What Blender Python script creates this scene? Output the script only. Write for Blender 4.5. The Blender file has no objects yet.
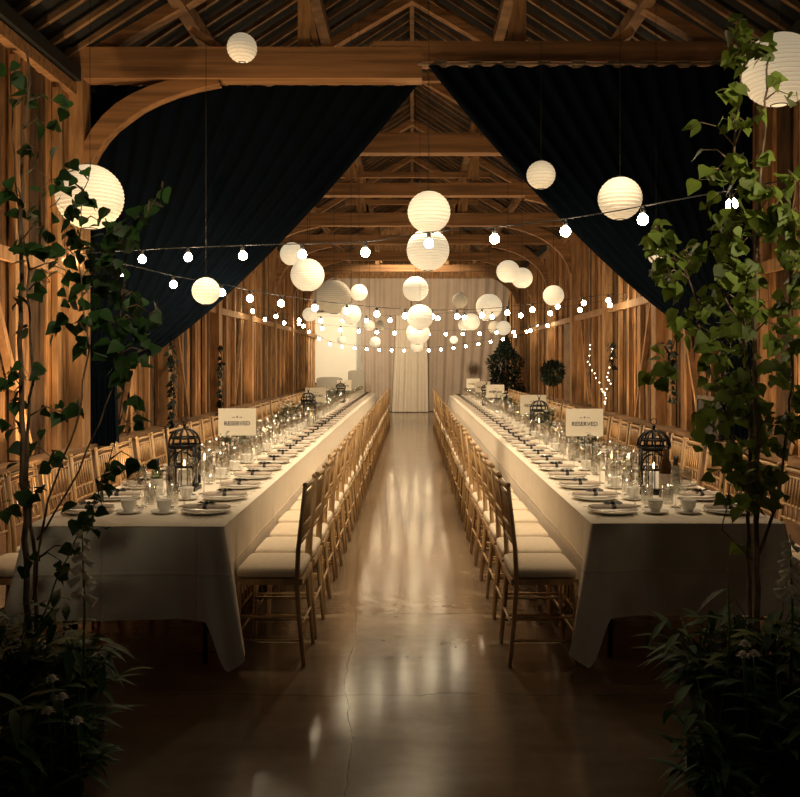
import bpy, math, random
from mathutils import Vector, Matrix, noise as mnoise
R = random.Random(7)
C = bpy.context.scene.collection
PI = math.pi
F, CX, CY, CH = 880.0, 412.0, 362.0, 1.55          # focal in px, vanishing point, eye height
def P(px, py, D): return Vector(((px-CX)/F*D, D, CH+(CY-py)/F*D))

# ---------------------------------------------------------------- mesh builder
class MB:
    def __init__(s): s.v=[]; s.f=[]; s.m=[]; s.sm=[]
    def add(s, vs, fs, mi=0, smooth=False):
        n=len(s.v); s.v += [tuple(v) for v in vs]
        for f in fs: s.f.append(tuple(i+n for i in f)); s.m.append(mi); s.sm.append(smooth)
        return s
    def box(s, a, b, mi=0, rot=None, c=None):
        x0,y0,z0=a; x1,y1,z1=b
        vs=[Vector(p) for p in ((x0,y0,z0),(x1,y0,z0),(x1,y1,z0),(x0,y1,z0),(x0,y0,z1),(x1,y0,z1),(x1,y1,z1),(x0,y1,z1))]
        if rot is not None:
            cc=Vector(c) if c is not None else (vs[0]+vs[6])/2
            vs=[cc+rot@(v-cc) for v in vs]
        return s.add(vs,[(0,3,2,1),(4,5,6,7),(0,1,5,4),(1,2,6,5),(2,3,7,6),(3,0,4,7)],mi)
    def bar(s, p, q, w, h, up=(0,0,1), mi=0):
        # rectangular bar between two points
        p=Vector(p); q=Vector(q); d=(q-p).normalized(); u=Vector(up)
        if abs(d.dot(u))>.99: u=Vector((1,0,0))
        a=d.cross(u).normalized()*w/2; b=a.cross(d).normalized()*h/2
        vs=[p-a-b,p+a-b,p+a+b,p-a+b,q-a-b,q+a-b,q+a+b,q-a+b]
        return s.add(vs,[(3,2,1,0),(4,5,6,7),(0,1,5,4),(1,2,6,5),(2,3,7,6),(3,0,4,7)],mi)
    def tube(s, pts, rs, n=6, mi=0, cap=True):
        pts=[Vector(p) for p in pts]
        if not isinstance(rs,(list,tuple)): rs=[rs]*len(pts)
        vs=[]; fs=[]; ref=None
        for i,p in enumerate(pts):
            t=(pts[min(i+1,len(pts)-1)]-pts[max(i-1,0)])
            if t.length<1e-9: t=Vector((0,0,1))
            t.normalize()
            if ref is None:
                ref=Vector((0,0,1)) if abs(t.z)<.9 else Vector((1,0,0))
            a=t.cross(ref).normalized(); b=t.cross(a).normalized(); ref=-b if False else ref
            for k in range(n):
                an=2*PI*k/n; vs.append(p+(a*math.cos(an)+b*math.sin(an))*rs[i])
        for i in range(len(pts)-1):
            for k in range(n):
                k2=(k+1)%n; fs.append((i*n+k,i*n+k2,(i+1)*n+k2,(i+1)*n+k))
        if cap:
            fs.append(tuple(range(n))[::-1]); fs.append(tuple((len(pts)-1)*n+k for k in range(n)))
        return s.add(vs,fs,mi,True)
    def lathe(s, prof, n=16, c=(0,0,0), mi=0, a0=0):
        vs=[]; fs=[]
        for r,z in prof:
            for k in range(n):
                an=a0+2*PI*k/n; vs.append((c[0]+r*math.cos(an),c[1]+r*math.sin(an),c[2]+z))
        for i in range(len(prof)-1):
            for k in range(n):
                k2=(k+1)%n; fs.append((i*n+k,i*n+k2,(i+1)*n+k2,(i+1)*n+k))
        return s.add(vs,fs,mi,True)
    def ball(s, c, r, n=8, m=6, mi=0, sc=(1,1,1)):
        vs=[]; fs=[]
        for i in range(m+1):
            th=PI*i/m
            for k in range(n):
                an=2*PI*k/n; vs.append((c[0]+r*sc[0]*math.sin(th)*math.cos(an),c[1]+r*sc[1]*math.sin(th)*math.sin(an),c[2]+r*sc[2]*math.cos(th)))
        for i in range(m):
            for k in range(n):
                k2=(k+1)%n; fs.append((i*n+k,(i+1)*n+k,(i+1)*n+k2,i*n+k2))
        return s.add(vs,fs,mi,True)
    def grid(s, fn, nu, nv, mi=0, smooth=True, flip=False):
        vs=[fn(i/nu,j/nv) for j in range(nv+1) for i in range(nu+1)]
        fs=[]
        for j in range(nv):
            for i in range(nu):
                a=j*(nu+1)+i; q=(a,a+1,a+nu+2,a+nu+1); fs.append(q[::-1] if flip else q)
        return s.add(vs,fs,mi,smooth)
    def leaf(s, c, d, up, L, W, mi=0, heart=True, bend=.12):
        d=Vector(d).normalized(); up=Vector(up); a=d.cross(up)
        if a.length<1e-3: a=d.cross(Vector((1,0,.3)))
        a.normalize(); n=a.cross(d).normalized(); c=Vector(c)
        if heart: prof=[(0,.0),(.02,.33),(.22,.5),(.45,.44),(.7,.22),(1,0)]
        else: prof=[(0,.02),(.15,.25),(.4,.5),(.7,.32),(1,0)]
        vs=[]; fs=[]
        for t,w in prof:
            dz=-bend*L*t*t
            m=c+d*L*t+n*dz
            off=n*(W*w*.18)
            vs += [m+a*W*w+off, m, m-a*W*w+off]
        for i in range(len(prof)-1):
            k=i*3; fs += [(k,k+1,k+4,k+3),(k+1,k+2,k+5,k+4)]
        return s.add(vs,fs,mi,True)
    def mesh(s, name, mats):
        me=bpy.data.meshes.new(name); me.from_pydata(s.v,[],s.f)
        if not isinstance(mats,(list,tuple)): mats=[mats]
        for m in mats: me.materials.append(m)
        me.polygons.foreach_set('material_index',s.m); me.polygons.foreach_set('use_smooth',s.sm)
        me.update(); return me
    def build(s, name, mats, parent=None, loc=(0,0,0), rz=0):
        o=bpy.data.objects.new(name, s.mesh(name,mats)); C.objects.link(o)
        o.location=loc; o.rotation_euler=(0,0,rz)
        if parent is not None: o.parent=parent
        return o
def tag(o, label=None, cat=None, group=None, kind=None):
    if label: o['label']=label
    if cat: o['category']=cat
    if group: o['group']=group
    if kind: o['kind']=kind
    return o
def empty(name, loc=(0,0,0), rz=0, label=None, cat=None, group=None, kind=None, parent=None):
    o=bpy.data.objects.new(name,None); C.objects.link(o); o.location=loc; o.rotation_euler=(0,0,rz)
    o.empty_display_size=.05
    if parent is not None: o.parent=parent
    return tag(o,label,cat,group,kind)
KIDS={}
def copy_tree(o, parent=None):
    c=o.copy(); C.objects.link(c)
    if parent is not None: c.parent=parent
    for ch in KIDS.get(o.name) or KIDS.setdefault(o.name,list(o.children)): copy_tree(ch,c)
    return c
class Proto:
    """first use moves the prototype itself, later uses copy it and its parts"""
    def __init__(s, root): s.root=root; s.used=False; KIDS[root.name]=list(root.children); s.walk(root)
    def walk(s,o):
        KIDS[o.name]=list(o.children)
        for c in o.children: s.walk(c)
    def put(s, loc, rz, label, cat, group=None, scale=None):
        if not s.used: o=s.root; s.used=True
        else: o=copy_tree(s.root)
        o.location=loc; o.rotation_euler=(0,0,rz)
        if scale: o.scale=(scale,)*3
        return tag(o,label,cat,group)

# ---------------------------------------------------------------- materials
def mat(name, col, rough=.6, metal=0., spec=.5, var=0., vscale=20., stretch=(1,1,1), col2=None, emit=None, estr=0., bump=0., island=0., sheen=0., translucent=0.):
    m=bpy.data.materials.new(name); m.use_nodes=True; nt=m.node_tree; N=nt.nodes; Lk=nt.links
    b=N['Principled BSDF']
    b.inputs['Base Color'].default_value=(*col,1); b.inputs['Roughness'].default_value=rough
    b.inputs['Metallic'].default_value=metal; b.inputs['Specular IOR Level'].default_value=spec
    if sheen: b.inputs['Sheen Weight'].default_value=sheen
    tc=N.new('ShaderNodeTexCoord'); mp=N.new('ShaderNodeMapping'); mp.inputs['Scale'].default_value=stretch
    nz=N.new('ShaderNodeTexNoise'); nz.inputs['Scale'].default_value=vscale; nz.inputs['Detail'].default_value=4
    Lk.new(tc.outputs['Object'],mp.inputs['Vector']); Lk.new(mp.outputs['Vector'],nz.inputs['Vector'])
    c2=col2 or tuple(x*(1-var) for x in col)
    mx=N.new('ShaderNodeMix'); mx.data_type='RGBA'; mx.inputs[6].default_value=(*c2,1); mx.inputs[7].default_value=(*col,1)
    rp=N.new('ShaderNodeMapRange'); rp.inputs[1].default_value=.35; rp.inputs[2].default_value=.65
    Lk.new(nz.outputs['Fac'],rp.inputs[0]); Lk.new(rp.outputs[0],mx.inputs[0])
    out=mx.outputs[2]
    if island:
        g=N.new('ShaderNodeNewGeometry'); r=N.new('ShaderNodeMapRange'); r.inputs[3].default_value=1-island; r.inputs[4].default_value=1.15
        Lk.new(g.outputs['Random Per Island'],r.inputs[0])
        h=N.new('ShaderNodeVectorMath'); h.operation='SCALE'; Lk.new(out,h.inputs[0]); Lk.new(r.outputs[0],h.inputs['Scale']); out=h.outputs[0]
    Lk.new(out,b.inputs['Base Color'])
    if emit: b.inputs['Emission Color'].default_value=(*emit,1); b.inputs['Emission Strength'].default_value=estr
    if bump:
        bp=N.new('ShaderNodeBump'); bp.inputs['Strength'].default_value=bump; bp.inputs['Distance'].default_value=.01
        Lk.new(nz.outputs['Fac'],bp.inputs['Height']); Lk.new(bp.outputs[0],b.inputs['Normal'])
    if translucent:
        t=N.new('ShaderNodeBsdfTranslucent'); Lk.new(out,t.inputs['Color'])
        ms=N.new('ShaderNodeMixShader'); ms.inputs[0].default_value=translucent
        Lk.new(b.outputs[0],ms.inputs[1]); Lk.new(t.outputs[0],ms.inputs[2]); Lk.new(ms.outputs[0],N['Material Output'].inputs[0])
    return m
def glass_mat(name, tint=(1,1,1), ior=1.5):
    m=bpy.data.materials.new(name); m.use_nodes=True; nt=m.node_tree; N=nt.nodes; Lk=nt.links
    N.remove(N['Principled BSDF'])
    t=N.new('ShaderNodeBsdfTransparent'); t.inputs[0].default_value=(*tint,1)
    g=N.new('ShaderNodeBsdfGlossy'); g.inputs['Roughness'].default_value=.06
    fr=N.new('ShaderNodeLayerWeight'); fr.inputs[0].default_value=.35
    r=N.new('ShaderNodeMapRange'); r.inputs[3].default_value=.16; r.inputs[4].default_value=.9; Lk.new(fr.outputs['Facing'],r.inputs[0])
    ms=N.new('ShaderNodeMixShader'); Lk.new(r.outputs[0],ms.inputs[0]); Lk.new(t.outputs[0],ms.inputs[1]); Lk.new(g.outputs[0],ms.inputs[2])
    Lk.new(ms.outputs[0],N['Material Output'].inputs[0]); return m
M={}
M['plank']=mat('waney_plank',(.56,.28,.105),.8,var=.65,vscale=7,stretch=(3,3,.5),island=.88,bump=.4)
M['beam']=mat('oak_beam',(.37,.19,.08),.75,var=.5,vscale=9,stretch=(.10,2.2,2.2),bump=.35)
M['post']=mat('oak_post',(.52,.29,.13),.75,var=.45,vscale=9,stretch=(2,2,.35),bump=.3)
M['rafter']=mat('rafter_wood',(.25,.14,.068),.8,var=.45,vscale=6,stretch=(1,1,1),island=.4)
M['roof']=mat('roof_sheet',(.006,.007,.007),.8,var=.4,vscale=5)
M['chair']=mat('limed_wood',(.58,.36,.165),.45,var=.4,vscale=14,stretch=(1,1,.3))
M['cushion']=mat('cushion_cloth',(.76,.63,.47),.85,var=.08,vscale=30,sheen=.2)
M['cloth']=mat('table_linen',(.86,.78,.66),.85,var=.05,vscale=8,sheen=.15,bump=.1)
M['china']=mat('white_china',(.85,.82,.76),.15,spec=.6)
M['napkin']=mat('folded_napkin',(.60,.50,.42),.9,var=.15,vscale=40)
M['ribbon']=mat('black_ribbon',(.008,.008,.010),.5)
M['steel']=mat('cutlery_steel',(.75,.72,.68),.2,metal=1.)
M['glass']=glass_mat('clear_glass',(.97,.97,.95))
M['bottle']=glass_mat('bottle_glass',(.80,.86,.78))
M['brownbottle']=mat('brown_bottle',(.05,.022,.01),.12,spec=.8)
M['black']=mat('black_iron',(.012,.011,.010),.45,metal=.3)
M['wax']=mat('candle_wax',(.9,.83,.68),.5,emit=(1,.75,.45),estr=.5)
M['flame']=mat('flame',(1,.7,.3),emit=(1,.62,.25),estr=25)
M['card']=mat('sign_card',(.86,.80,.68),.7,emit=None)
M['ink']=mat('sign_ink',(.02,.02,.03),.7)
M['drape']=mat('navy_drape',(.0008,.0045,.0105),.95,spec=.12,var=.3,vscale=3,stretch=(6,6,.4))
M['backdrape']=mat('grey_drape',(.36,.285,.225),.9,var=.08,vscale=3)
M['sheer']=mat('white_sheer',(.55,.48,.39),.9,var=.05,vscale=3)
M['whitewall']=mat('white_panel',(.85,.80,.68),.8,var=.04,vscale=2)
M['greyfab']=mat('grey_upholstery',(.30,.265,.21),.9,var=.1,vscale=20)
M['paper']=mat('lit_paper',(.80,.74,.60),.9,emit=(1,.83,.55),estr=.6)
M['paper_dim']=mat('unlit_paper_lifted',(.66,.60,.48),.9,emit=(1,.8,.5),estr=.16)  # small added emission brightens the paper of lanterns that are not lit
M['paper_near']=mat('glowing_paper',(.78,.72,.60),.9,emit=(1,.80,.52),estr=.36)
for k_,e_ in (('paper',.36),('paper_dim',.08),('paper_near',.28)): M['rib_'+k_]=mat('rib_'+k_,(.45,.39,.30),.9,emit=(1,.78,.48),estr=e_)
M['wire']=mat('black_cable',(.01,.01,.01),.6)
M['bulb']=mat('bulb_glow',(1,.9,.7),emit=(1,.80,.50),estr=75)
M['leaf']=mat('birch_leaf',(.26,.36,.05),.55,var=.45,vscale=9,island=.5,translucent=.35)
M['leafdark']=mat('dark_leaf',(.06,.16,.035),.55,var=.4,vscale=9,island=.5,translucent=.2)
M['evergreen']=mat('evergreen',(.012,.028,.014),.7,var=.4,vscale=9,island=.4)
M['bark']=mat('birch_bark',(.34,.23,.14),.8,col2=(.10,.06,.035),vscale=30,stretch=(1,1,.4))
M['petal']=mat('white_petal',(.80,.76,.64),.7,var=.1,translucent=.25)
M['pot']=mat('dark_planter',(.015,.014,.013),.7,var=.3)
M['soil']=mat('soil',(.02,.014,.009),1)
M['brick']=mat('sill_wood',(.27,.15,.07),.8,var=.35,vscale=5,stretch=(1,.3,1))
M['lowwall']=mat('low_wall',(.25,.13,.065),.85,var=.4,vscale=4,stretch=(1,.5,2),bump=.3)
M['slate']=mat('grey_picture',(.10,.095,.085),.8,col2=(.05,.045,.04),vscale=6)
M['frame']=mat('picture_frame_wood',(.24,.17,.11),.6,var=.3)
def add_creases(m):
    nt=m.node_tree; N=nt.nodes; Lk=nt.links; b=N['Principled BSDF']
    tc=N.new('ShaderNodeTexCoord'); sx=N.new('ShaderNodeSeparateXYZ'); Lk.new(tc.outputs['Object'],sx.inputs[0]); tot=None
    for ax,off,per in ((0,.12,.23),(1,.1,.305),(2,.02,.27)):
        a=N.new('ShaderNodeMath'); a.operation='ADD'; a.inputs[1].default_value=off; Lk.new(sx.outputs[ax],a.inputs[0])
        p=N.new('ShaderNodeMath'); p.operation='PINGPONG'; p.inputs[1].default_value=per; Lk.new(a.outputs[0],p.inputs[0])
        q=N.new('ShaderNodeMapRange'); q.inputs[1].default_value=0; q.inputs[2].default_value=.012; q.inputs[3].default_value=1; q.inputs[4].default_value=0; Lk.new(p.outputs[0],q.inputs[0])
        if tot is None: tot=q.outputs[0]
        else:
            mx=N.new('ShaderNodeMath'); mx.operation='MAXIMUM'; Lk.new(tot,mx.inputs[0]); Lk.new(q.outputs[0],mx.inputs[1]); tot=mx.outputs[0]
    bp=N.new('ShaderNodeBump'); bp.inputs['Strength'].default_value=.55; bp.inputs['Distance'].default_value=.006; Lk.new(tot,bp.inputs['Height'])
    old=b.inputs['Normal'].links[0].from_socket; Lk.new(old,bp.inputs['Normal']); Lk.new(bp.outputs[0],b.inputs['Normal'])
add_creases(M['cloth'])
def floor_mat():
    m=bpy.data.materials.new('polished_concrete'); m.use_nodes=True; nt=m.node_tree; N=nt.nodes; Lk=nt.links; b=N['Principled BSDF']
    tc=N.new('ShaderNodeTexCoord')
    def nz(sc,det,st=(1,1,1)):
        mp=N.new('ShaderNodeMapping'); mp.inputs['Scale'].default_value=st; Lk.new(tc.outputs['Object'],mp.inputs[0])
        n=N.new('ShaderNodeTexNoise'); n.inputs['Scale'].default_value=sc; n.inputs['Detail'].default_value=det; Lk.new(mp.outputs[0],n.inputs['Vector']); return n.outputs['Fac']
    def mth(op,a,b_=None,c=None):
        n=N.new('ShaderNodeMath'); n.operation=op
        for i,x in enumerate((a,b_,c)):
            if x is None: continue
            if isinstance(x,(int,float)): n.inputs[i].default_value=x
            else: Lk.new(x,n.inputs[i])
        return n.outputs[0]
    big=nz(.9,5); fine=nz(14,6); streak=nz(3,5,(.5,2.2,1))
    cr=N.new('ShaderNodeValToRGB'); cr.color_ramp.elements[0].position=.3; cr.color_ramp.elements[0].color=(.10,.070,.046,1)
    cr.color_ramp.elements[1].position=.72; cr.color_ramp.elements[1].color=(.26,.19,.125,1)
    Lk.new(mth('ADD',mth('MULTIPLY',big,.55),mth('ADD',mth('MULTIPLY',fine,.2),mth('MULTIPLY',streak,.25))),cr.inputs[0])
    sx=N.new('ShaderNodeSeparateXYZ'); Lk.new(tc.outputs['Object'],sx.inputs[0]); X,Y=sx.outputs[0],sx.outputs[1]
    # long wandering crack along the aisle
    wob=mth('MULTIPLY',mth('SUBTRACT',nz(1.6,4),.5),.14)
    d1=mth('ABSOLUTE',mth('ADD',mth('ADD',X,wob),mth('ADD',mth('MULTIPLY',Y,.052),.08)))
    cracks=mth('LESS_THAN',d1,.0035)
    wob2=mth('MULTIPLY',mth('SUBTRACT',nz(3,4),.5),.10)
    for y0 in (5.42,6.2,4.1,9.3,12.4):
        cracks=mth('MAXIMUM',cracks,mth('MULTIPLY',mth('LESS_THAN',mth('ABSOLUTE',mth('SUBTRACT',mth('ADD',Y,wob2),y0)),.008),.45))
    mx=N.new('ShaderNodeMix'); mx.data_type='RGBA'; Lk.new(mth('MULTIPLY',cracks,.85),mx.inputs[0]); Lk.new(cr.outputs[0],mx.inputs[6]); mx.inputs[7].default_value=(.015,.010,.007,1)
    Lk.new(mx.outputs[2],b.inputs['Base Color'])
    r=N.new('ShaderNodeMapRange'); r.inputs[1].default_value=.3; r.inputs[2].default_value=.7; r.inputs[3].default_value=.15; r.inputs[4].default_value=.20
    Lk.new(streak,r.inputs[0]); Lk.new(r.outputs[0],b.inputs['Roughness']); b.inputs['Specular IOR Level'].default_value=.95
    bp=N.new('ShaderNodeBump'); bp.inputs['Strength'].default_value=.010; bp.inputs['Distance'].default_value=.01; Lk.new(nz(5,3,(1,1.5,1)),bp.inputs['Height']); Lk.new(bp.outputs[0],b.inputs['Normal'])
    return m
M['floor']=floor_mat()

# ---------------------------------------------------------------- the barn
W=3.1; Y0,Y1=1.2,28.0; ZP=4.10; SL=.66
ZR=ZP+W*SL
b=MB(); b.box((-W-.3,Y0-1,-.1),(W+.3,Y1+.3,0)); tag(b.build('floor',M['floor']),kind='structure',label='polished concrete barn floor with a long crack down the aisle')
def side_wall(s, nm):
    root=empty('wall_'+nm,(s*W,0,0),kind='structure',label='%s barn wall of upright waney planks over a low sill'%nm)
    mb=MB(); y=Y0
    while y<Y1:
        w=R.uniform(.07,.15); off=R.uniform(0,.03); t=R.uniform(-.012,.012)
        z0,z1=.78,ZP
        nseg=7; vs=[]
        for i in range(nseg+1):
            z=z0+(z1-z0)*i/nseg; wl=R.uniform(-.018,.016); wr=R.uniform(-.018,.016)
            x=-s*off
            vs += [(x,y+wl+t*i/nseg,z),(x,y+w+wr+t*i/nseg,z),(s*.04,y+w+wr+t*i/nseg,z),(s*.04,y+wl+t*i/nseg,z)]
        fs=[]
        for i in range(nseg):
            k=i*4
            fs += [(k,k+1,k+5,k+4),(k+1,k+2,k+6,k+5),(k+3,k,k+4,k+7)]
        mb.add(vs,fs); y+=w+R.choice((0.004,.008,.02))
    mb.build('plank_boarding',M['plank'],root)
    b=MB(); b.box((s*.05,Y0,0),(s*.10,Y1,ZP+.25)); b.build('backing',M['roof'],root)
    b=MB(); b.box((min(-s*.14,s*.05),Y0,0),(max(-s*.14,s*.05),Y1,.74)); b.build('low_wall',M['lowwall'],root)
    b=MB(); b.box((min(-s*.17,s*.03),Y0,.745),(max(-s*.17,s*.03),Y1,.785)); b.build('sill',M['brick'],root)
    b=MB()
    y=Y0
    while y<Y1: 
        b.bar((-s*.07,y,2.36+R.uniform(-.01,.01)),(-s*.07,y+2.79,2.36+R.uniform(-.01,.01)),.055,.10); y+=2.8
    b.build('rail',M['post'],root)
    b=MB(); b.box((min(-s*.09,s*.05),Y0,ZP-.15),(max(-s*.09,s*.05),Y1,ZP-.05)); b.build('wall_plate',M['beam'],root)
    b=MB(); b.box((min(-s*.13,s*.05),Y0,ZP-.03),(max(-s*.13,s*.05),Y1,ZP+.08)); b.build('eaves_strip',M['roof'],root)
    # studs
    b=MB(); y=Y0+.5
    while y<Y1:
        b.bar((-s*.05,y,.80),(-s*.05,y+R.uniform(-.05,.05),ZP-.2),.07+R.uniform(-.02,.02),.05,up=(1,0,0)); y+=R.uniform(.55,.8)
    b.build('stud',M['post'],root)
    b=MB()
    for k,yy in enumerate((4.4,5.6,7.0,9.2,11.9,15.0)):
        sg=1 if k%2 else -1
        b.bar((-s*.06,yy,.82),(-s*.06,yy+sg*.75,2.3),.05,.06,up=(1,0,0))
    b.build('diagonal_strut',M['post'],root)
side_wall(-1,'left'); side_wall(1,'right')

TR=[8.0+2.8*k for k in range(7)]
def brace_mb(s,D):
    mb=MB(); n=10; w=.11; pts=[]
    a=Vector((s*(W-.10),D,3.20)); c=Vector((s*(W-.24),D,3.97)); e=Vector((s*1.75,D,ZP+.02))
    for i in range(n+1):
        t=i/n; pts.append((1-t)**2*a+2*t*(1-t)*c+t*t*e)
    vs=[];fs=[]
    for i,p in enumerate(pts):
        tn=(pts[min(i+1,n)]-pts[max(i-1,0)]).normalized(); nn=Vector((-tn.z,0,tn.x))*s
        hw=.062+.028*(1-abs(2*i/n-1))
        for sy in (-.06,.06):
            vs += [p+nn*hw+Vector((0,sy,0)),p-nn*hw+Vector((0,sy,0))]
    for i in range(n):
        k=i*4; fs += [(k,k+1,k+5,k+4),(k+2,k+6,k+7,k+3),(k,k+4,k+6,k+2),(k+1,k+3,k+7,k+5)]
    fs += [(0,2,3,1),(4*n,4*n+1,4*n+3,4*n+2)]
    return mb.add(vs,fs)
for k,D in enumerate(TR):
    t=empty('roof_truss',(0,D,0),kind='structure',label='oak roof truss over the aisle')
    o=lambda mb,n,m='beam': mb.build(n,M[m],t,loc=(0,-D,0))
    if k==0:
        b=MB(); b.box((-W-.02,D-.1,ZP),(.09,D+.1,ZP+.28)); o(b,'tie_beam')
        b=MB(); b.box((-.35,D-.095,ZP+.15),(W+.02,D+.11,ZP+.335)); o(b,'tie_beam')
    else:
        b=MB(); rr=[R.uniform(-.02,.02) for _ in range(4)]; z1=ZP+.2+rr[2]
        b.box((-W-.02,D-.09,ZP+rr[0]),(W+.02,D+.09,z1)); o(b,'tie_beam')
    zt=ZP+(.28 if k==0 else .24)
    for s in (-1,1):
        o(brace_mb(s,D),'brace')
        if k<6:
            b=MB(); b.box((min(s*W,s*(W-.14)),D-.1,0),(max(s*W,s*(W-.14)),D+.1,ZP)); o(b,'post','post')
        b=MB(); b.bar((s*.98,D+.02,zt-.05),(s*.98,D+.02,ZR-.98*SL-.28),.11,.10,up=(0,1,0)); o(b,'queen_post','post')
        b=MB(); b.bar((s*.86,D,zt),(s*1.02,D,ZR-1.2*SL-.2),.05,.06,up=(0,1,0)); o(b,'strut','post')
        b=MB(); b.bar((s*1.72,D,zt),(s*2.0,D,ZR-2.0*SL-.26),.06,.08,up=(0,1,0)); o(b,'strut','post')
        b=MB(); b.bar((s*(W-.02),D,ZP+.12),(s*.02,D,ZR-.14),.10,.13,up=(0,1,0)); o(b,'principal_rafter')
    b=MB(); b.box((-1.45,D-.065,4.98),(1.45,D+.03,5.08)); o(b,'collar_beam')
# roof shell, rafters, purlins
ceil=empty('ceiling',(0,0,0),kind='structure',label='pitched barn roof of close set rafters under dark sheets')
b=MB()
for s in (-1,1):
    a=(s*(W+.15),Y0,ZP+.12-.15*SL+.15); c=(0,Y0,ZR+.27)
    b.add([a,c,(0,Y1,c[2]),(a[0],Y1,a[2]),(a[0],Y0,a[2]+.05),(0,Y0,c[2]+.05),(0,Y1,c[2]+.05),(a[0],Y1,a[2]+.05)],[(0,1,2,3),(4,7,6,5),(0,3,7,4),(0,4,5,1),(3,2,6,7)])
b.build('roof_sheeting',M['roof'],ceil)
for s in (-1,1):
    b=MB(); y=Y0+.1
    while y<Y1:
        dz=R.uniform(-.01,.01); b.bar((s*(W+.05),y,ZP+.16+dz),(0,y,ZR+.18+dz),.045,.045,up=(0,1,0)) ; y+=.33
    b.build('rafter_row',M['rafter'],ceil)
    for X in (1.05,2.1):
        b=MB(); b.box((s*X-.06,Y0,ZR-X*SL-.02),(s*X+.06,Y1,ZR-X*SL+.11)); b.build('purlin',M['rafter'],ceil)
b=MB(); b.box((-.03,Y0,ZR+.05),(.03,Y1,ZR+.22)); b.build('ridge_board',M['rafter'],ceil)

# end wall
root=empty('wall_end',(0,28,0),kind='structure',label='end wall of the barn behind the drapes')
b=MB(); b.box((-W-.1,0,0),(W+.1,.1,ZR+.3)); b.build('boarding',M['plank'],root)
b=MB(); b.box((-W,-.14,.9),(-1.50,-.08,3.4)); o=b.build('white_panel',M['whitewall'],root)

def drape(name, xa, xb, ya, zt, zb, folds, amp, m, label, cat, xa2=None, xb2=None):
    xa2=xa if xa2 is None else xa2; xb2=xb if xb2 is None else xb2
    ph=R.uniform(0,6)
    def fn(u,v):
        x=(xa+(xb-xa)*u)*(1-v)+(xa2+(xb2-xa2)*u)*v
        z=zt+(zb-zt)*v
        y=ya+amp*(.5+.5*v)*(math.sin(2*PI*folds*u+ph+1.5*math.sin(5*u))+.6*math.sin(2*PI*folds*.43*u+1.1+v))
        return (x,y,z)
    mb=MB(); mb.grid(fn,int(folds*10),10); o=mb.build(name,m)
    return tag(o,label,cat)
drape('back_drape',-W+.02,-.05,27.35,ZP+.05,3.15,13,.03,M['backdrape'],'grey brown valance drape across the top left of the end wall','drape')
drape('back_drape',-1.56,-.02,27.25,3.2,.02,7,.04,M['backdrape'],'grey brown drape left of the white sheer curtain at the far end','drape')
drape('back_drape',.0,W-.02,27.4,ZP+.05,.02,11,.04,M['backdrape'],'dark grey brown drape right of the white sheer, pulled in at its foot','drape',0,W-.45)
drape('sheer_curtain',-.48,.46,27.05,3.0,.02,6,.035,M['sheer'],'pale sheer curtain hanging at the far end of the aisle','curtain',-.62,.50)
# high row of sheer over the top
# benches on the left in front of the white panel
for (x0,x1,z1,y,l) in ((-2.88,-2.1,1.1,26.3,'low grey upholstered bench back against the white panel, far left'),(-1.95,-1.45,1.3,26.6,'narrow grey upholstered chair back beside the drape, far left')):
    t=empty('upholstered_bench',((x0+x1)/2,y,0),label=l,cat='bench')
    w=(x1-x0)/2
    b=MB(); b.grid(lambda u,v:(-w+2*w*u,.2-.05*math.sin(PI*u),.4+(z1-.4)*(v**.8)*(1-.06*(2*u-1)**4)),12,8); b.box((-w,.2,.35),(w,.28,z1-.06)); b.build('backrest',M['greyfab'],t)
    b=MB(); b.box((-w,-.3,.33),(w,.2,.45)); b.build('seat',M['greyfab'],t)
    for sx in (-1,1):
        for yy in (-.25,.2):
            b=MB(); b.tube([(sx*(w-.05),yy,0),(sx*(w-.05),yy,.34)],.02); b.build('leg',M['black'],t)

# ---------------------------------------------------------------- swagged navy curtains
def swag(s, yd, ztop, xin, edge, tie, tail_x, tail_z, label):
    # s=-1 left. edge control: free edge bezier
    xo=s*(W-.06)
    folds=15
    def fn(u,v):
        # u 0 outer .. 1 free edge; v 0 top .. 1 bottom of tail
        xt=xo+(xin-xo)*u
        T=.80
        P0=Vector((xt,0,ztop))
        tx=s*(W-.06)+(tie[0]-s*(W-.06))*u; tz=tie[1]+.05*(1-u)
        P3=Vector((tx,0,tz))
        e1,e2=edge
        P1=P0.lerp(Vector((e1[0],0,e1[1])),1) if False else Vector((xo+(e1[0]-xo)*u,0,ztop+(e1[1]-ztop)))
        P2=Vector((xo+(e2[0]-xo)*u,0,tz+(e2[1]-tz)*u+ (1-u)*.5))
        if v<T:
            t=v/T; p=(1-t)**3*P0+3*t*(1-t)**2*P1+3*t*t*(1-t)*P2+t**3*P3
            g=1-t
        else:
            t=(v-T)/(1-T); p=P3.copy(); p.z=tz+(tail_z-tz)*t; p.x=tx+(u-.5)*s*-.05*t; g=.25*t
        am=.026*(.35+.65*g) if v<T else .03
        fr=math.sin(2*PI*folds*u+1.3*v)+.4*math.sin(2*PI*folds*.37*u+2)
        return (p.x, yd+am*fr, p.z)
    mb=MB(); mb.grid(fn,folds*9,44)
    o=mb.build('swag_curtain',M['drape'])
    return tag(o,label,'curtain')
def XZ(px,py,D): p=P(px,py,D); return (p.x,p.z)
swag(-1,8.24,ZP+.04,XZ(417,82,8.24)[0],(XZ(330,196,8.24),XZ(190,350,8.24)),XZ(116,372,8.24),None,XZ(110,446,8.24)[1],
     'dark navy curtain swagged back to the left wall below the tie beam')
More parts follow.
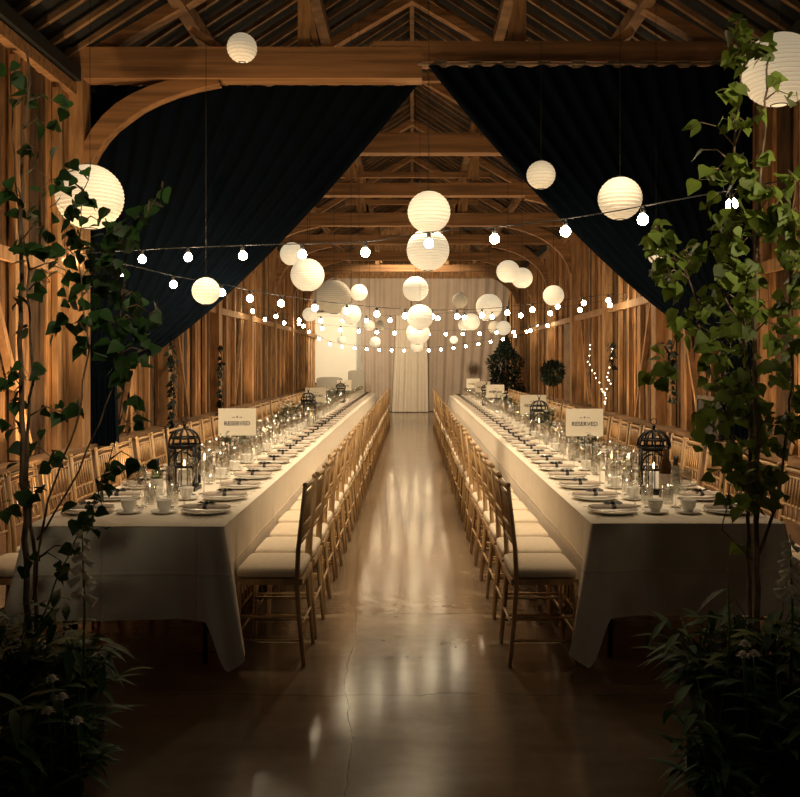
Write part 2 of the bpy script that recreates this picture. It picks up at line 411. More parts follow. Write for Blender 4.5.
swag(1,7.84,P(0,66,7.84).z,XZ(428,66,7.84)[0],(XZ(512,176,7.84),XZ(640,310,7.84)),XZ(722,352,7.84),None,XZ(725,440,7.84)[1],
     'dark navy curtain swagged back to the right wall behind the sapling')
b=MB(); b.tube([(.05,7.84,P(0,64,7.84).z),(W-.03,7.84,P(0,64,7.84).z)],.014,8)
rail=b.build('curtain_rail',M['frame']); tag(rail,'slim rail under the tie beam carrying the right navy curtain','rail')
for i in range(9):
    b=MB(); x=.25+i*.31; b.box((x-.06,7.835,P(0,66,7.84).z-.01),(x+.06,7.87,P(0,60,7.84).z)); b.build('bracket',M['frame'],rail)

# ---------------------------------------------------------------- tables and cloths
TNS={-1:4.29,1:4.37}; TFS={-1:22.35,1:20.98}
SIDES={-1:(-.925,-1.88),1:(.90,1.845)}        # aisle edge, wall edge
def table(s):
    TF=TFS[s]; TN=TNS[s]
    xi,xo=SIDES[s]; a,c=min(xi,xo),max(xi,xo); xm=(a+c)/2
    side='left' if s<0 else 'right'
    t=empty('banquet_table',(xm,(TN+TF)/2,0),label='long trestle banquet table on the %s of the aisle, under white cloth'%side,cat='table')
    off=(-xm,-(TN+TF)/2,0)
    b=MB(); b.box((a+.01,TN+.01,.715),(c-.01,TF-.01,.742)); b.build('tabletop',M['post'],t,loc=off)
    for yy in (TN+.25,TN+1.6,TN+1.95,TF-1.6,TF-.25):
        for x in (a+.14,c-.14):
            b=MB(); b.tube([(x,yy,0),(x,yy,.715)],.015); b.build('leg',M['black'],t,loc=off)
    # cloth
    mb=MB(); z=.75
    rc=.02
    per=[]   # perimeter points (x,y, nx,ny, cornerdistance, corner dir)
    cor=[(a,TN),(c,TN),(c,TF),(a,TF)]
    ctr=Vector((xm,(TN+TF)/2))
    for i in range(4):
        p=Vector(cor[i]); q=Vector(cor[(i+1)%4]); d=(q-p); L=d.length; d/=L; nrm=Vector((d.y,-d.x))
        ts=[.3*k/30 for k in range(30)]; nn=int((L-.6)/.04); ts+=[.3+(L-.6)*k/nn for k in range(nn)]; ts+=[L-.3+.3*k/30 for k in range(30)]
        for t_ in ts:
            per.append((p+d*t_,nrm,t_,L-t_,i,d))
    nrow=12; ring=[]
    N_=len(per)
    def sstep(e0,e1,x):
        x=max(0,min(1,(x-e0)/(e1-e0))); return x*x*(3-2*x)
    def bump(x,w): return math.exp(-(x/w)**2)
    for r in range(nrow+1):
        v=r/nrow
        for (p,nrm,d0,d1,i,dd) in per:
            dc=min(d0,d1); ci=i if d0<d1 else (i+1)%4
            cp=Vector(cor[ci]); sx=1 if cp.x>xm else -1; sy=1 if cp.y>ctr.y else -1
            diag=Vector((sx,sy))
            g=bump(dc,.13)
            along=d0+i*7.3
            fold=.012*v*(math.sin(along*4.1+1)+math.sin(along*9.7+s))*(1 if i%2==0 else .5)
            seam=.012*v*bump((along%.61)-.3,.02)-.008*v*bump((along%.61)-.26,.02)
            out=(.012+fold+seam+.015*v) if i in(0,2) else min(.02,.008+.6*fold+seam)
            out=max(out,.002)
            pull=(.03*v if i==0 else .012*v)
            z_=z-.002-v*(.45)
            # corner tail: hem drops and spreads
            tail=g*v**1.0
            z_-= v*((.16+.085*min(1,dc/.06))*(1-sstep(.06,.125,dc)) if i in(0,2) else .16*(1-sstep(.0,.20,dc)))
            q=p+nrm*out+Vector((sx*.115,sy*.06))*tail
            # crease inwards each side of the tail
            cre=bump(dc-.21,.055)*v; q-= nrm*(.02*cre)*(1 if i==0 else .5); q-= nrm*(.035*bump(dc-.055,.022)*v if i==0 else 0)
            tw=.05*bump(dc,.05)*v*v; q+= Vector((-sx*0,-sy*0)) + dd*(tw if d0<d1 else -tw)*-.5
            mb.v.append((q.x,q.y,z_))
    for r in range(nrow):
        for k in range(N_):
            k2=(k+1)%N_
            mb.f.append((r*N_+k,(r+1)*N_+k,(r+1)*N_+k2,r*N_+k2)); mb.m.append(0); mb.sm.append(True)
    n0=len(mb.v)
    # top as a strip grid
    ny=160
    for j in range(ny+1):
        for i2 in range(5):
            mb.v.append((a-.011+(c-a+.022)*i2/4,TN-.011+(TF-TN+.022)*j/ny,z+(.0012*math.sin(j*1.7+i2) if 0<i2<4 else 0)))
    for j in range(ny):
        for i2 in range(4):
            k=n0+j*5+i2; mb.f.append((k,k+1,k+6,k+5)); mb.m.append(0); mb.sm.append(True)
    o=mb.build('tablecloth',M['cloth']); tag(o,'long white tablecloth draped over the %s banquet table, corners hanging to the floor'%side,'tablecloth')
for s in (-1,1): table(s)
ZT=.7525

# ---------------------------------------------------------------- chairs
def chair_parts():
    d={}
    f=MB(); w=.185
    f.box((.0,-w-.008,.415),(.345,w+.008,.445)); d['seat_frame']=[f]
    d['leg']=[]
    for sy in (-1,1):
        m=MB(); m.tube([(-.005,sy*w,0),(.018,sy*w,.25),(.03,sy*w,.44),(.022,sy*w,.60),(-.012,sy*(w-.008),.92)],[.011,.013,.014,.013,.011],6); 
        m.ball((-.012,sy*(w-.008),.922),.014,6,4); d['leg'].append(m)
    for sy in (-1,1):
        m=MB(); m.tube([(.336,sy*w,0),(.332,sy*w,.2),(.325,sy*w,.43)],[.009,.012,.014],6)
        m.tube([(.332,sy*w,.20),(.332,sy*w,.215)],.016,6); d['leg'].append(m)
    bk=MB()
    for z,r,x in ((.905,.012,-.010),(.865,.008,-.005),(.70,.010,.011),(.62,.009,.020)): bk.tube([(x,-w+.005,z),(x-.006,0,z+.004),(x,w-.005,z)],r,5)
    for i in range(7):
        y=-.135+.045*i; bk.tube([(.011,y,.70),(-.006,y,.87)],.006,5)
    for i in range(4):
        y=-.105+.07*i; bk.tube([(.020,y+.012,.62),(.011,y-.012,.70)],.0055,5)
    d['backrest']=[bk]
    d['stretcher']=[]
    for zz in ((.16,.28),):
        m=MB(); 
        for z in zz: m.tube([(.332,-w,z),(.332,w,z)],.007,5)
        for y in (-.11,-.04,.04,.11): m.tube([(.332,y,.28),(.328,y,.42)],.005,4)
        d['stretcher'].append(m)
        m=MB(); m.tube([(.01,-w,.20),(.01,w,.20)],.007,5); d['stretcher'].append(m)
        for sy in (-1,1):
            m=MB()
            for z in (.13,.25): m.tube([(.008,sy*w,z),(.333,sy*w,z)],.007,5)
            d['stretcher'].append(m)
    c=MB()
    def cu(u,v):
        th=2*PI*u; ph=PI*(v-.5)
        e=.18
        sg=lambda x:(abs(x)**e)*(1 if x>=0 else -1)
        sg2=lambda x:(abs(x)**.6)*(1 if x>=0 else -1)
        return (.174+.170*sg(math.cos(th))*abs(math.cos(ph))**.35, .196*sg(math.sin(th))*abs(math.cos(ph))**.35, .474+.032*sg2(math.sin(ph)))
    c.grid(cu,28,10); 
    c.v=[(x,y,max(z,.4465)) for x,y,z in c.v]
    d['cushion']=[c]
    return d
cp=chair_parts()
near_root=empty('dining_chair')
for n,l in cp.items():
    for m in l: m.build(n,M['cushion' if n=='cushion' else 'chair'],near_root)
cp=chair_parts()
far_root=empty('dining_chair')
fr=MB()
for n in ('seat_frame','leg','stretcher'):
    for m in cp[n]: fr.add(m.v,m.f,0,True)
fr.build('frame',M['chair'],far_root); cp['backrest'][0].build('backrest',M['chair'],far_root); cp['cushion'][0].build('cushion',M['cushion'],far_root)
near_p,far_p=Proto(near_root),Proto(far_root)
ORD=['first','second','third','fourth','fifth','sixth','seventh','eighth','ninth','tenth','eleventh','twelfth','thirteenth','fourteenth','fifteenth','sixteenth','seventeenth','eighteenth','nineteenth','twentieth']+['twenty-'+x for x in ('first','second','third','fourth','fifth','sixth','seventh','eighth','ninth')]+['thirtieth']+['thirty-'+x for x in ('first','second','third','fourth','fifth','sixth','seventh','eighth','ninth')]
NS={-1:38,1:35}; D0,DS=4.67,.46
rows=[(-1,'aisle',-.55,PI),(1,'aisle',.495,0),(-1,'wall',-2.265,0),(1,'wall',2.24,PI)]
for s,wh,x,rz in rows:
    sd='left' if s<0 else 'right'
    for i in range(NS[s]):
        D=D0+DS*i+R.uniform(-.015,.015)
        lab='%s limewashed chair from the near end, %s side of the %s table'%(ORD[i],wh,sd)
        if i==0 and wh=='aisle': lab='nearest limewashed chair with cream cushion, aisle side of the %s table'%sd
        (near_p if i<7 else far_p).put((x+R.uniform(-.008,.012)*(-1 if s<0 else 1)*(-1 if wh=='wall' else -1),D,0),rz+R.uniform(-.03,.03),lab,'chair','chairs on the %s side of the %s table'%(wh,sd))

# ---------------------------------------------------------------- table ware
mb=MB(); mb.lathe([(0,.004),(.06,.004),(.085,.007),(.12,.014),(.133,.019),(.134,.017),(.12,.010),(.085,.001),(.05,0),(0,0)],24)
pl=Proto(mb.build('dinner_plate',M['china']))
mb=MB()
def nap(u,v): 
    th=2*PI*u; x=-.125+.25*v; r=1 if 0<v<1 else .6
    return (x,.036*math.cos(th)*r*(1+.06*math.sin(x*40)),.0135+.013*math.sin(th)*r)
mb.grid(nap,14,8,flip=True); mb.add([nap(k/14,0) for k in range(14)],[tuple(range(14))]); mb.add([nap(k/14,1) for k in range(14)],[tuple(range(14))[::-1]])
nr=mb.build('napkin',M['napkin'])
mb=MB()
mb.add([((sx*.011),.0375*math.cos(2*PI*k/16)*1.03,.0135+.0145*math.sin(2*PI*k/16)) for k in range(16) for sx in (-1,1)],[(2*k,2*k+1,(2*k+3)%32,(2*k+2)%32) for k in range(16)],0,True)
mb.ball((0,0,.031),.012,8,5)
for sg in (-1,1):
    mb.add([(0,0,.031),(sg*.028,.014,.043),(sg*.052,.010,.034),(sg*.050,-.014,.030),(sg*.026,-.012,.026)],[(0,1,2,3,4)])
    mb.add([(0,0,.03),(sg*.034,sg*.040+.004,.030),(sg*.040,sg*.034-.008,.0265),(0.005*sg,-.006,.03)],[(0,1,2,3)])
mb.build('ribbon_bow',M['ribbon'],nr)
npk=Proto(nr)
def wineglass(h,r,st):
    mb=MB(); mb.lathe([(0,.002),(.032,.001),(.033,.003),(.006,.008),(.004,.02),(.004,st),(.010,st+.006),(r*.75,st+.03),(r,st+.055),(r*.95,h-.03),(r*.82,h),(r*.80,h),(r*.92,h-.03),(r*.95,st+.055)],14)
    return mb.build('wine_glass',M['glass'])
wg=Proto(wineglass(.20,.036,.085)); 
mb=MB(); mb.lathe([(0,.004),(.03,.004),(.033,.006),(.034,.11),(.032,.11),(.030,.012),(0,.010)],14); wg2=Proto(mb.build('tumbler',M['glass']))
mb=MB(); mb.lathe([(0,.003),(.03,.003),(.055,.009),(.070,.014),(.070,.012),(.04,.0),(0,0)],20); sc_=Proto(mb.build('saucer',M['china']))
cr=MB(); cr.lathe([(0,.004),(.022,.0),(.026,.004),(.024,.010),(.036,.03),(.041,.062),(.042,.066),(.039,.064),(.034,.032),(.02,.012),(0,.01)],20); co=cr.build('teacup',M['china'])
h=MB(); h.tube([(.038,0,.052),(.055,0,.056),(.062,0,.042),(.054,0,.026),(.034,0,.022)],.004,6); h.build('handle',M['china'],co); cupP=Proto(co)
mb=MB(); mb.bar((-.10,0,.003),(.01,0,.003),.010,.003); mb.add([(.01,-.009,.003),(.07,-.011,.004),(.10,-.003,.004),(.10,.006,.004),(.01,.007,.003)],[(0,1,2,3,4)]); knP=Proto(mb.build('knife',M['steel']))
mb=MB(); mb.bar((-.10,0,.003),(.03,0,.004),.008,.003); mb.bar((.03,0,.004),(.055,0,.005),.022,.002)
for k in range(4): mb.bar((.053,-.009+.006*k,.005),(.095,-.009+.006*k,.007),.003,.002)
foP=Proto(mb.build('fork',M['steel']))
mb=MB(); mb.lathe([(0,.002),(.028,.001),(.029,.003),(.005,.008),(.004,.02),(.004,.07),(.012,.09),(.024,.13),(.026,.17),(.022,.225),(.020,.225),(.024,.17),(.022,.13)],12); flP=Proto(mb.build('champagne_flute',M['glass']))
# centrepiece list (kind, side, D, dx)
centre=[]
def add_c(kind,s,D,dx=0,r=.07): centre.append((kind,s,D,dx,r))
add_c('cage',-1,5.5,-.02,.115); add_c('cage',1,5.36,.10,.10); add_c('cage',1,9.5,0,.11); add_c('cage',-1,11.9,0,.11); add_c('cage',-1,17.3,0,.11); add_c('cage',1,16.2,0,.11)
add_c('pillar',-1,5.95,0,.045); add_c('jar',1,5.98,.10,.045);add_c('jar',1,6.05,.00,.045); add_c('pillar',-1,8.3,.02,.045); add_c('pillar',-1,11.0,.14,.045); add_c('pillar',1,8.4,0,.045); add_c('pillar',1,11.4,0,.045); add_c('pillar',-1,14.2,0,.045); add_c('pillar',1,13.2,0,.045)
for s,l in ((-1,(7.06,12.8,18.2)),(1,(7.0,9.95,14.5,17.1,19.8))):
    for D in l: add_c('sign',s,D,0,.06)
for s,l in ((-1,(6.75,7.35,9.6,10.3,12.3,13.5,15.2,16.4,19.3)),(1,(6.7,7.35,8.9,10.4,12.3,13.9,15.3,18.4))):
    for D in l: add_c('flowers',s,D,0,.07)
add_c('bottle',-1,5.25,-.12,.045); add_c('bottle',1,5.36,.235,.04); add_c('brown',1,5.20,.125,.04); add_c('bottle',-1,7.9,-.1,.045); add_c('bottle',1,8.0,.08,.045)
def cx(s): a,c=SIDES[s]; return (a+c)/2
def clear(x,y,r):
    for k,s,D,dx,rr in centre:
        if (x-cx(s)-dx)**2+(y-D)**2<(r+rr)**2: return False
    return True
ng=0
for s in (-1,1):
    for wh in ('aisle','wall'):
        sd='left' if s<0 else 'right'
        e=SIDES[s][0] if wh=='aisle' else SIDES[s][1]
        dr=(s if wh=='aisle' else -s)
        for i in range(NS[s]):
            D=D0+DS*i; loc='%s place from near end, %s table, %s side'%(ORD[i],sd,wh)
            x=e+dr*.165
            pl.put((x,D,ZT),0,'white plate, '+loc,'plate','plates on the banquet tables')
            npk.put((x,D,ZT+.018),R.uniform(-.12,.12)+(0 if dr>0 else PI),'folded napkin with black bow, '+loc,'napkin','napkins tied with black ribbon')
            g1=(e+dr*.335,D+.20); g2=(e+dr*.415,D+.255)
            if clear(*g1,.04): wg.put((*g1,ZT),R.uniform(0,6),'clear wine glass, '+loc,'wine glass','stemmed wine glasses')
            if i<24 and clear(*g2,.036): wg2.put((*g2,ZT),0,'clear tumbler, '+loc,'tumbler','tumblers on the banquet tables')
            g3=(e+dr*.40,D+.155)
            if i<25 and clear(*g3,.03): flP.put((*g3,ZT),0,'clear champagne flute, '+loc,'champagne flute','flutes on the banquet tables')
            if i<18:
                c_=(e+dr*.385,D-.02)
                if clear(*c_,.072):
                    sc_.put((*c_,ZT),0,'white saucer, '+loc,'saucer','saucers on the banquet tables')
                    cupP.put((*c_,ZT+.0045),R.uniform(0,6),'white teacup, '+loc,'teacup','teacups on saucers')
            if i<8:
                knP.put((e+dr*.14,D+dr*.165,ZT),0 if dr>0 else PI,'steel knife, '+loc,'knife','cutlery beside the plates')
                foP.put((e+dr*.14,D-dr*.165,ZT),0 if dr>0 else PI,'steel fork, '+loc,'fork','cutlery beside the plates')
# cage lantern
def make_cage():
    t=empty('birdcage_lantern')
    b=MB(); b.box((-.088,-.088,0),(.088,.088,.022)); b.box((-.075,-.075,.022),(.075,.075,.032)); b.build('base',M['black'],t)
    f=MB()
    for k in range(4):
        a=k*PI/2
        for j in range(5):
            u=-.075+.0375*j; p=Matrix.Rotation(a,3,'Z')@Vector((.078,u,0))
            r=.008 if j in (0,4) else .0038
            f.tube([(p.x,p.y,.03),(p.x,p.y,.27)],r,5)
        # arched hoops
        for z in (.15,.27):
            q0=Matrix.Rotation(a,3,'Z')@Vector((.078,-.078,z)); q1=Matrix.Rotation(a,3,'Z')@Vector((.078,.078,z)); f.bar(q0,q1,.011,.016)
        ar=[]
        for i in range(9):
            th=PI*i/8; ar.append(Matrix.Rotation(a,3,'Z')@Vector((.079,.072*math.cos(th),.185+.06*math.sin(th))))
        f.tube(ar,.006,5)
    f.build('cage_frame',M['black'],t)
    d=MB()
    for k in range(12):
        a=2*PI*k/12; pts=[]
        for i in range(7):
            th=PI/2*i/6; r=.098*math.cos(th)**.8 if i<6 else .004; pts.append((r*math.cos(a),r*math.sin(a),.28+.10*math.sin(th)))
        d.tube(pts,.0065,5)
    for z,r in ((.28,.098),(.325,.085)): d.lathe([(r-.006,z-.006),(r+.004,z-.006),(r+.004,z+.006),(r-.006,z+.006),(r-.006,z-.006)],20)
    d.tube([(0,0,.375),(0,0,.41)],[.012,.004],8); d.ball((0,0,.405),.012,8,6); 
    d.tube([(0.018*math.cos(x),0,.435+.018*math.sin(x)) for x in [2*PI*k/10 for k in range(11)]],.003,5)
    d.build('domed_lid',M['black'],t)
    c=MB(); c.lathe([(0,.0325),(.035,.0325),(.035,.14),(.03,.145),(0,.143)],14); cc=c.build('candle',M['wax'],t)
    fl=MB(); fl.lathe([(0,.145),(.006,.155),(.007,.165),(.003,.18),(0,.188)],8); fl.build('flame',M['flame'],cc)
    return t
cageP=Proto(make_cage())
def make_pillar():
    mb=MB(); mb.lathe([(0,0),(.036,0),(.037,.004),(.037,.18),(.035,.18),(.035,.006),(0,.005)],18); t=mb.build('candle_vase',M['glass'])
    c=MB(); c.lathe([(0,.006),(.030,.006),(.030,.13),(.026,.134),(0,.132)],14); cc=c.build('candle',M['wax'],t)
    f=MB(); f.lathe([(0,.134),(.006,.144),(.006,.152),(0,.172)],8); f.build('flame',M['flame'],cc); return t
pilP=Proto(make_pillar())
def make_flowers(sd):
    rr=random.Random(sd); mb=MB(); mb.lathe([(0,0),(.032,0),(.040,.02),(.040,.07),(.028,.095),(.03,.10),(.027,.10),(.036,.07),(.036,.01),(0,.006)],14); t=mb.build('flower_jar',M['glass'])
    st=MB(); lf=MB(); fl=MB()
    for k in range(16):
        a=rr.uniform(0,6.28); sp=rr.uniform(.01,.085); zz=rr.uniform(.13,.25); e=Vector((sp*math.cos(a),sp*math.sin(a),zz))
        st.tube([(0,0,.01),(e.x*.35,e.y*.35,.1),e],.0018,4)
        for j in range(4):
            b_=rr.uniform(0,6.28); d=Vector((math.cos(b_),math.sin(b_),rr.uniform(-.3,.6))); lf.leaf(e*rr.uniform(.75,1)+Vector((0,0,.01)),d,(0,0,1),rr.uniform(.035,.06),.022,heart=False)
        if k%2==0:
            for j in range(7):
                b_=2*PI*j/7; fl.leaf(e,(math.cos(b_),math.sin(b_),.7),(0,0,1),.022,.014,heart=True)
            fl.ball(e+Vector((0,0,.006)),.009,6,4)
    st.build('stem',M['leafdark'],t); lf.build('foliage',M['evergreen'],t); fl.build('blossom',M['petal'],t); return t
floP=[Proto(make_flowers(3)),Proto(make_flowers(5))]
def make_bottle():
    mb=MB(); mb.lathe([(0,.0),(.034,0),(.036,.004),(.036,.12),(.030,.145),(.014,.175),(.013,.215),(.011,.215),(.011,.175),(.028,.14),(.033,.12),(.033,.006),(0,.005)],16); t=mb.build('glass_bottle',M['bottle'])
    l=MB(); l.lathe([(.0368,.045),(.0370,.105)],16); l.build('label',M['china'],t)
    c=MB(); c.lathe([(0,.17),(.0145,.17),(.0145,.222),(.0,.222)],12); c.build('cap',M['ribbon'],t); return t
botP=Proto(make_bottle())
def make_brown():
    mb=MB(); mb.lathe([(0,0),(.036,0),(.038,.004),(.038,.17),(.034,.195),(.015,.235),(.014,.29),(0,.29)],16); t=mb.build('wine_bottle',M['brownbottle'])
    l=MB(); l.lathe([(.0386,.05),(.0388,.14)],16); l.build('label',M['napkin'],t); return t
broP=Proto(make_brown())
def make_sign():
    t=empty('table_sign')
    b=MB(); b.lathe([(0,0),(.05,0),(.05,.008),(.01,.014),(.006,.02),(0,.02)],16); b.tube([(0,0,.015),(0,0,.21)],.004,6); b.build('stand',M['black'],t)
    b=MB(); b.box((-.148,-.004,.208),(.148,.004,.425)); cd=b.build('sign_board',M['card'],t)
    def txt(body,size,z,font_sc=1):
        cu=bpy.data.curves.new('lettering','FONT'); cu.body=body; cu.size=size; cu.align_x='CENTER'; cu.extrude=.0006; cu.offset=.0006
        o=bpy.data.objects.new('lettering',cu); C.objects.link(o); dg=bpy.context.evaluated_depsgraph_get()
        me=bpy.data.meshes.new_from_object(o.evaluated_get(dg)); bpy.data.objects.remove(o); bpy.data.curves.remove(cu)
        me.materials.clear(); me.materials.append(M['ink'])
        o=bpy.data.objects.new('lettering',me); C.objects.link(o); o.parent=cd; o.location=(0,-.0048,z); o.rotation_euler=(PI/2,0,0); return o
    txt('RESERVED',.046,.290); txt('~ + ~',.034,.345)
    return t
sigP=Proto(make_sign())
cnt={}
lab={
 ('cage',-1,5.5):'black birdcage lantern with candle nearest on the left table',('cage',1,5.36):'black birdcage lantern beside the brown bottle nearest on the right table',
 ('cage',1,9.5):'black birdcage lantern in front of the second white sign, right table',('cage',-1,11.9):'black birdcage lantern in front of the second white sign, left table',
 ('cage',-1,17.3):'small far black birdcage lantern before the last sign, left table',('cage',1,16.2):'small far black birdcage lantern between far signs, right table',
 ('sign',-1,7.06):'tilted white lettered sign nearest on the left table',('sign',1,7.0):'white lettered sign nearest on the right table',
 ('sign',-1,12.8):'second white sign from the near end, left table',('sign',-1,18.2):'farthest white sign on the left table',
 ('sign',1,9.95):'second white sign from the near end, behind a birdcage, right table',('sign',1,14.5):'third white sign from the near end, right table',('sign',1,17.1):'fourth white sign from the near end, right table',('sign',1,19.8):'farthest white sign on the right table',
 ('brown',1,5.20):'dark brown wine bottle beside the nearest birdcage on the right table',
 ('bottle',-1,5.25):'clear bottle with dark cap nearest on the left table',('bottle',1,5.36):'clear bottle with dark cap nearest on the right table',('bottle',-1,7.9):'clear bottle with dark cap behind the left table sign',('bottle',1,8.0):'clear bottle with dark cap behind the right table sign'}
for kind,s,D,dx,r in centre:
    sd='left' if s<0 else 'right'; k=cnt[(kind,s)]=cnt.get((kind,s),-1)+1
    loc=(cx(s)+dx,D,ZT)
    if kind=='cage': cageP.put(loc,R.uniform(-.2,.2),lab[(kind,s,D)],'lantern','birdcage lanterns on the tables')
    elif kind in('pillar','jar'): pilP.put(loc,0,'%s white candle in a clear glass vase from the near end of the %s table'%(ORD[k] if kind=='pillar' else ('tall','short')[k%2],sd) if kind=='pillar' else '%s candle vase of the pair behind the right birdcage'%('right hand','left hand')[k%2],'candle vase','candles in glass vases')
    elif kind=='flowers': floP[k%2].put(loc,R.uniform(0,6),'%s jar of white flowers and dark leaves along the %s table'%(ORD[k],sd),'flowers','flower jars on the tables',scale=1.0 if D<8 else 1.35)
    elif kind=='bottle': botP.put(loc,0,lab[(kind,s,D)],'bottle','clear bottles on the tables')
    elif kind=='brown': broP.put(loc,0,lab[(kind,s,D)],'bottle')
    else: sigP.put(loc,(.12 if s<0 else 0)+(R.uniform(-.1,.1) if D>8 else 0),lab[(kind,s,D)],'sign','white table signs')

# ---------------------------------------------------------------- paper lanterns
def roofz(X): return ZR-abs(X)*SL-.0
LM={}
def lantern(px,py,rpx,Rm,m,label,cordtop=None):
    D=F*Rm/rpx; p=P(px,py,D)
    t=empty('paper_lantern',p,label=label,cat='paper lantern',group='hanging paper lanterns')
    key=(Rm,m)
    if key not in LM:
        mb=MB(); nr=max(10,int(Rm*90)); prof=[]
        top=.22
        st=math.asin(top); dth=(PI-2*st)/nr; prof=[]
        for i in range(nr):
            for q in (0,.13,.36,.56,.77): prof.append((st+dth*(i+q), 1-.020*math.sin(PI*max(0,(q-.13)/.87))))
        prof.append((PI-st,1))
        mb.lathe([(Rm*k*math.sin(th),-Rm*k*.97*math.cos(th)) for th,k in prof],36)
        mb.m=[1 if (j//36)%5==0 else 0 for j in range(len(mb.m))]
        me=mb.mesh('paper_shade',[M[m],M['rib_'+m]])
        w=MB(); r0=Rm*.22; z=Rm*.955
        for zz in (-z,z): w.lathe([(r0-.003,zz-.003),(r0+.002,zz-.003),(r0+.002,zz+.003),(r0-.003,zz+.003),(r0-.003,zz-.003)],16)
        w.tube([(-r0,0,z),(0,0,z+.02),(r0,0,z)],.0015,4); w.tube([(0,0,-z*.3),(0,0,z+.02)],.0015,4)
        me2=w.mesh('wire_hoop',M['wire'])
        LM[key]=(me,me2)
    for n_,me in zip(('paper_shade','wire_hoop'),LM[key]):
        o=bpy.data.objects.new(n_,me); C.objects.link(o); o.parent=t
    zt=roofz(p.x)+.02
    c=MB(); c.tube([(0,0,Rm*.96),(0,0,zt-p.z)],.0022 if D<10 else .003,4); c.build('cord',M['wire'],t)
    return t
LAN=[(242,48,15,.125,'paper_near','small round paper lantern in front of the tie beam, upper left'),
(90,197,33,.25,'paper_near','big round paper lantern behind the left sapling leaves'),
(206,291,14,.11,'paper','small paper lantern against the left navy curtain'),
(429,212,21.5,.175,'paper','upper lantern of the stacked pair over the aisle centre'),
(428,250,21.5,.225,'paper','lower lantern of the stacked pair over the aisle centre, bulb before it'),
(292,254,12,.15,'paper','paper lantern partly behind a larger one at the left curtain edge'),
(307.5,275,17,.20,'paper','large lit paper lantern right of the left curtain edge'),
(334,297,17.5,.25,'paper_dim','large dull unlit paper lantern left of the aisle'),
(359,292.5,8.7,.10,'paper','small bright lantern right of the dull large one'),
(351,314,10.5,.125,'paper','bright lantern overlapping the lower right of the dull large one'),
(309.7,314.5,7.3,.10,'paper','small bright lantern under the large lit one on the left'),
(415.6,289,13,.20,'paper','lantern hanging alone under the central stacked pair'),
(420,317,13.3,.15,'paper','larger lantern in the central lower column, upper one of three'),
(418,333,12,.20,'paper','bright lantern in the central lower column, middle one of three'),
(417,346,6.5,.15,'paper','smallest and lowest lantern in the central column'),
(369.5,325.5,5.6,.125,'paper','small bright lantern left of a dim twin, left of centre'),
(380,325.5,5,.125,'paper_dim','small dim lantern right of a bright twin, left of centre'),
(375,342,5.6,.15,'paper','tiny lantern over the aisle, low left of centre'),
(341.5,340,4.5,.125,'paper','tiniest lantern in front of the far white panel'),
(508,271.5,11.7,.15,'paper','left lantern of the overlapping pair by the right brace'),
(522,278,10.7,.15,'paper','right lantern of the overlapping pair by the right brace'),
(553.5,295.5,10.6,.125,'paper','single lantern in front of the right plank wall'),
(460,300.5,8,.15,'paper_dim','dull small lantern against the grey drape, right of centre'),
(489,306.5,13.2,.25,'paper','largest lantern against the grey drape, right of centre'),
(486,315,6,.15,'paper','small lantern tucked under the largest one on the right'),
(471,322,9,.20,'paper','bright lantern of a close pair low on the right of centre'),
(464,325,6,.15,'paper','smaller lantern of a close pair low on the right of centre'),
(495,327.5,7,.20,'paper_dim','dimmer lantern of the low pair near the dark tree'),
(503.5,328,7.5,.20,'paper','brighter lantern of the low pair near the dark tree'),
(454,340,4.3,.125,'paper','tiniest lantern right of the central column'),
(541,175,14.5,.125,'paper_near','small lantern high against the right navy curtain'),
(620,198.5,22,.175,'paper_near','medium lantern on a long cord before the right navy curtain'),
(779,70,37,.25,'paper_near','big paper lantern at the upper right behind sapling leaves'),
(656,256,8,.07,'paper_near','tiny lantern hidden among the leftmost leaves of the right sapling')]
for a in LAN: lantern(*a)

# ---------------------------------------------------------------- festoon lights
SB={}
def festoon(pts, step, label, big=True, start=.25):
    """pts: cable way points (bulb height); bulbs hang under the cable"""
    root=empty('festoon_lights',pts[0],label=label,cat='string lights',group='festoon strings across the barn')
    # dense catmull
    def cat(i,t):
        p=[pts[max(0,min(len(pts)-1,i+k))] for k in (-1,0,1,2)]
        return .5*((2*p[1])+(p[2]-p[0])*t+(2*p[0]-5*p[1]+4*p[2]-p[3])*t*t+(3*p[1]-p[0]-3*p[2]+p[3])*t**3)
    dense=[]
    for i in range(len(pts)-1):
        for k in range(12): dense.append(cat(i,k/12))
    dense.append(pts[-1])
    off=Vector((0,0,.075)); w=MB(); w.tube([p+off-pts[0] for p in dense],.004 if big else .0025,5); w.build('cable',M['wire'],root)
    acc=start; L=0; pos=[]
    for a,b_ in zip(dense,dense[1:]):
        seg=(b_-a).length
        while L+seg>acc: pos.append(a.lerp(b_,(acc-L)/seg)); acc+=step
        L+=seg
    if 'b' not in SB:
        m=MB(); m.lathe([(0,-.036),(.016,-.033),(.028,-.022),(.033,-.004),(.028,.014),(.015,.027),(.011,.034),(0,.034)],12); SB['b']=m.mesh('bulb',M['bulb'])
        m=MB(); m.lathe([(0,.028),(.014,.030),(.015,.060),(.008,.072),(0,.072)],10); SB['s']=m.mesh('socket',M['wire'])
    for p in pos[:90]:
        o=bpy.data.objects.new('bulb',SB['b']); C.objects.link(o); o.parent=root; o.location=p-pts[0]
        s_=bpy.data.objects.new('socket',SB['s']); C.objects.link(s_); s_.parent=o
    return len(pos)
A=[P(60,263,7.9),P(162,258,7.1),P(250,255,6.72),P(365,252,6.35),P(428,243,6.1),P(499,238,5.78),P(580,229,5.42),P(666,215,5.05),P(765,198,4.7),P(800,192,4.55)]
festoon(A,.52,'nearest festoon string crossing in front of both navy curtains',start=.12)
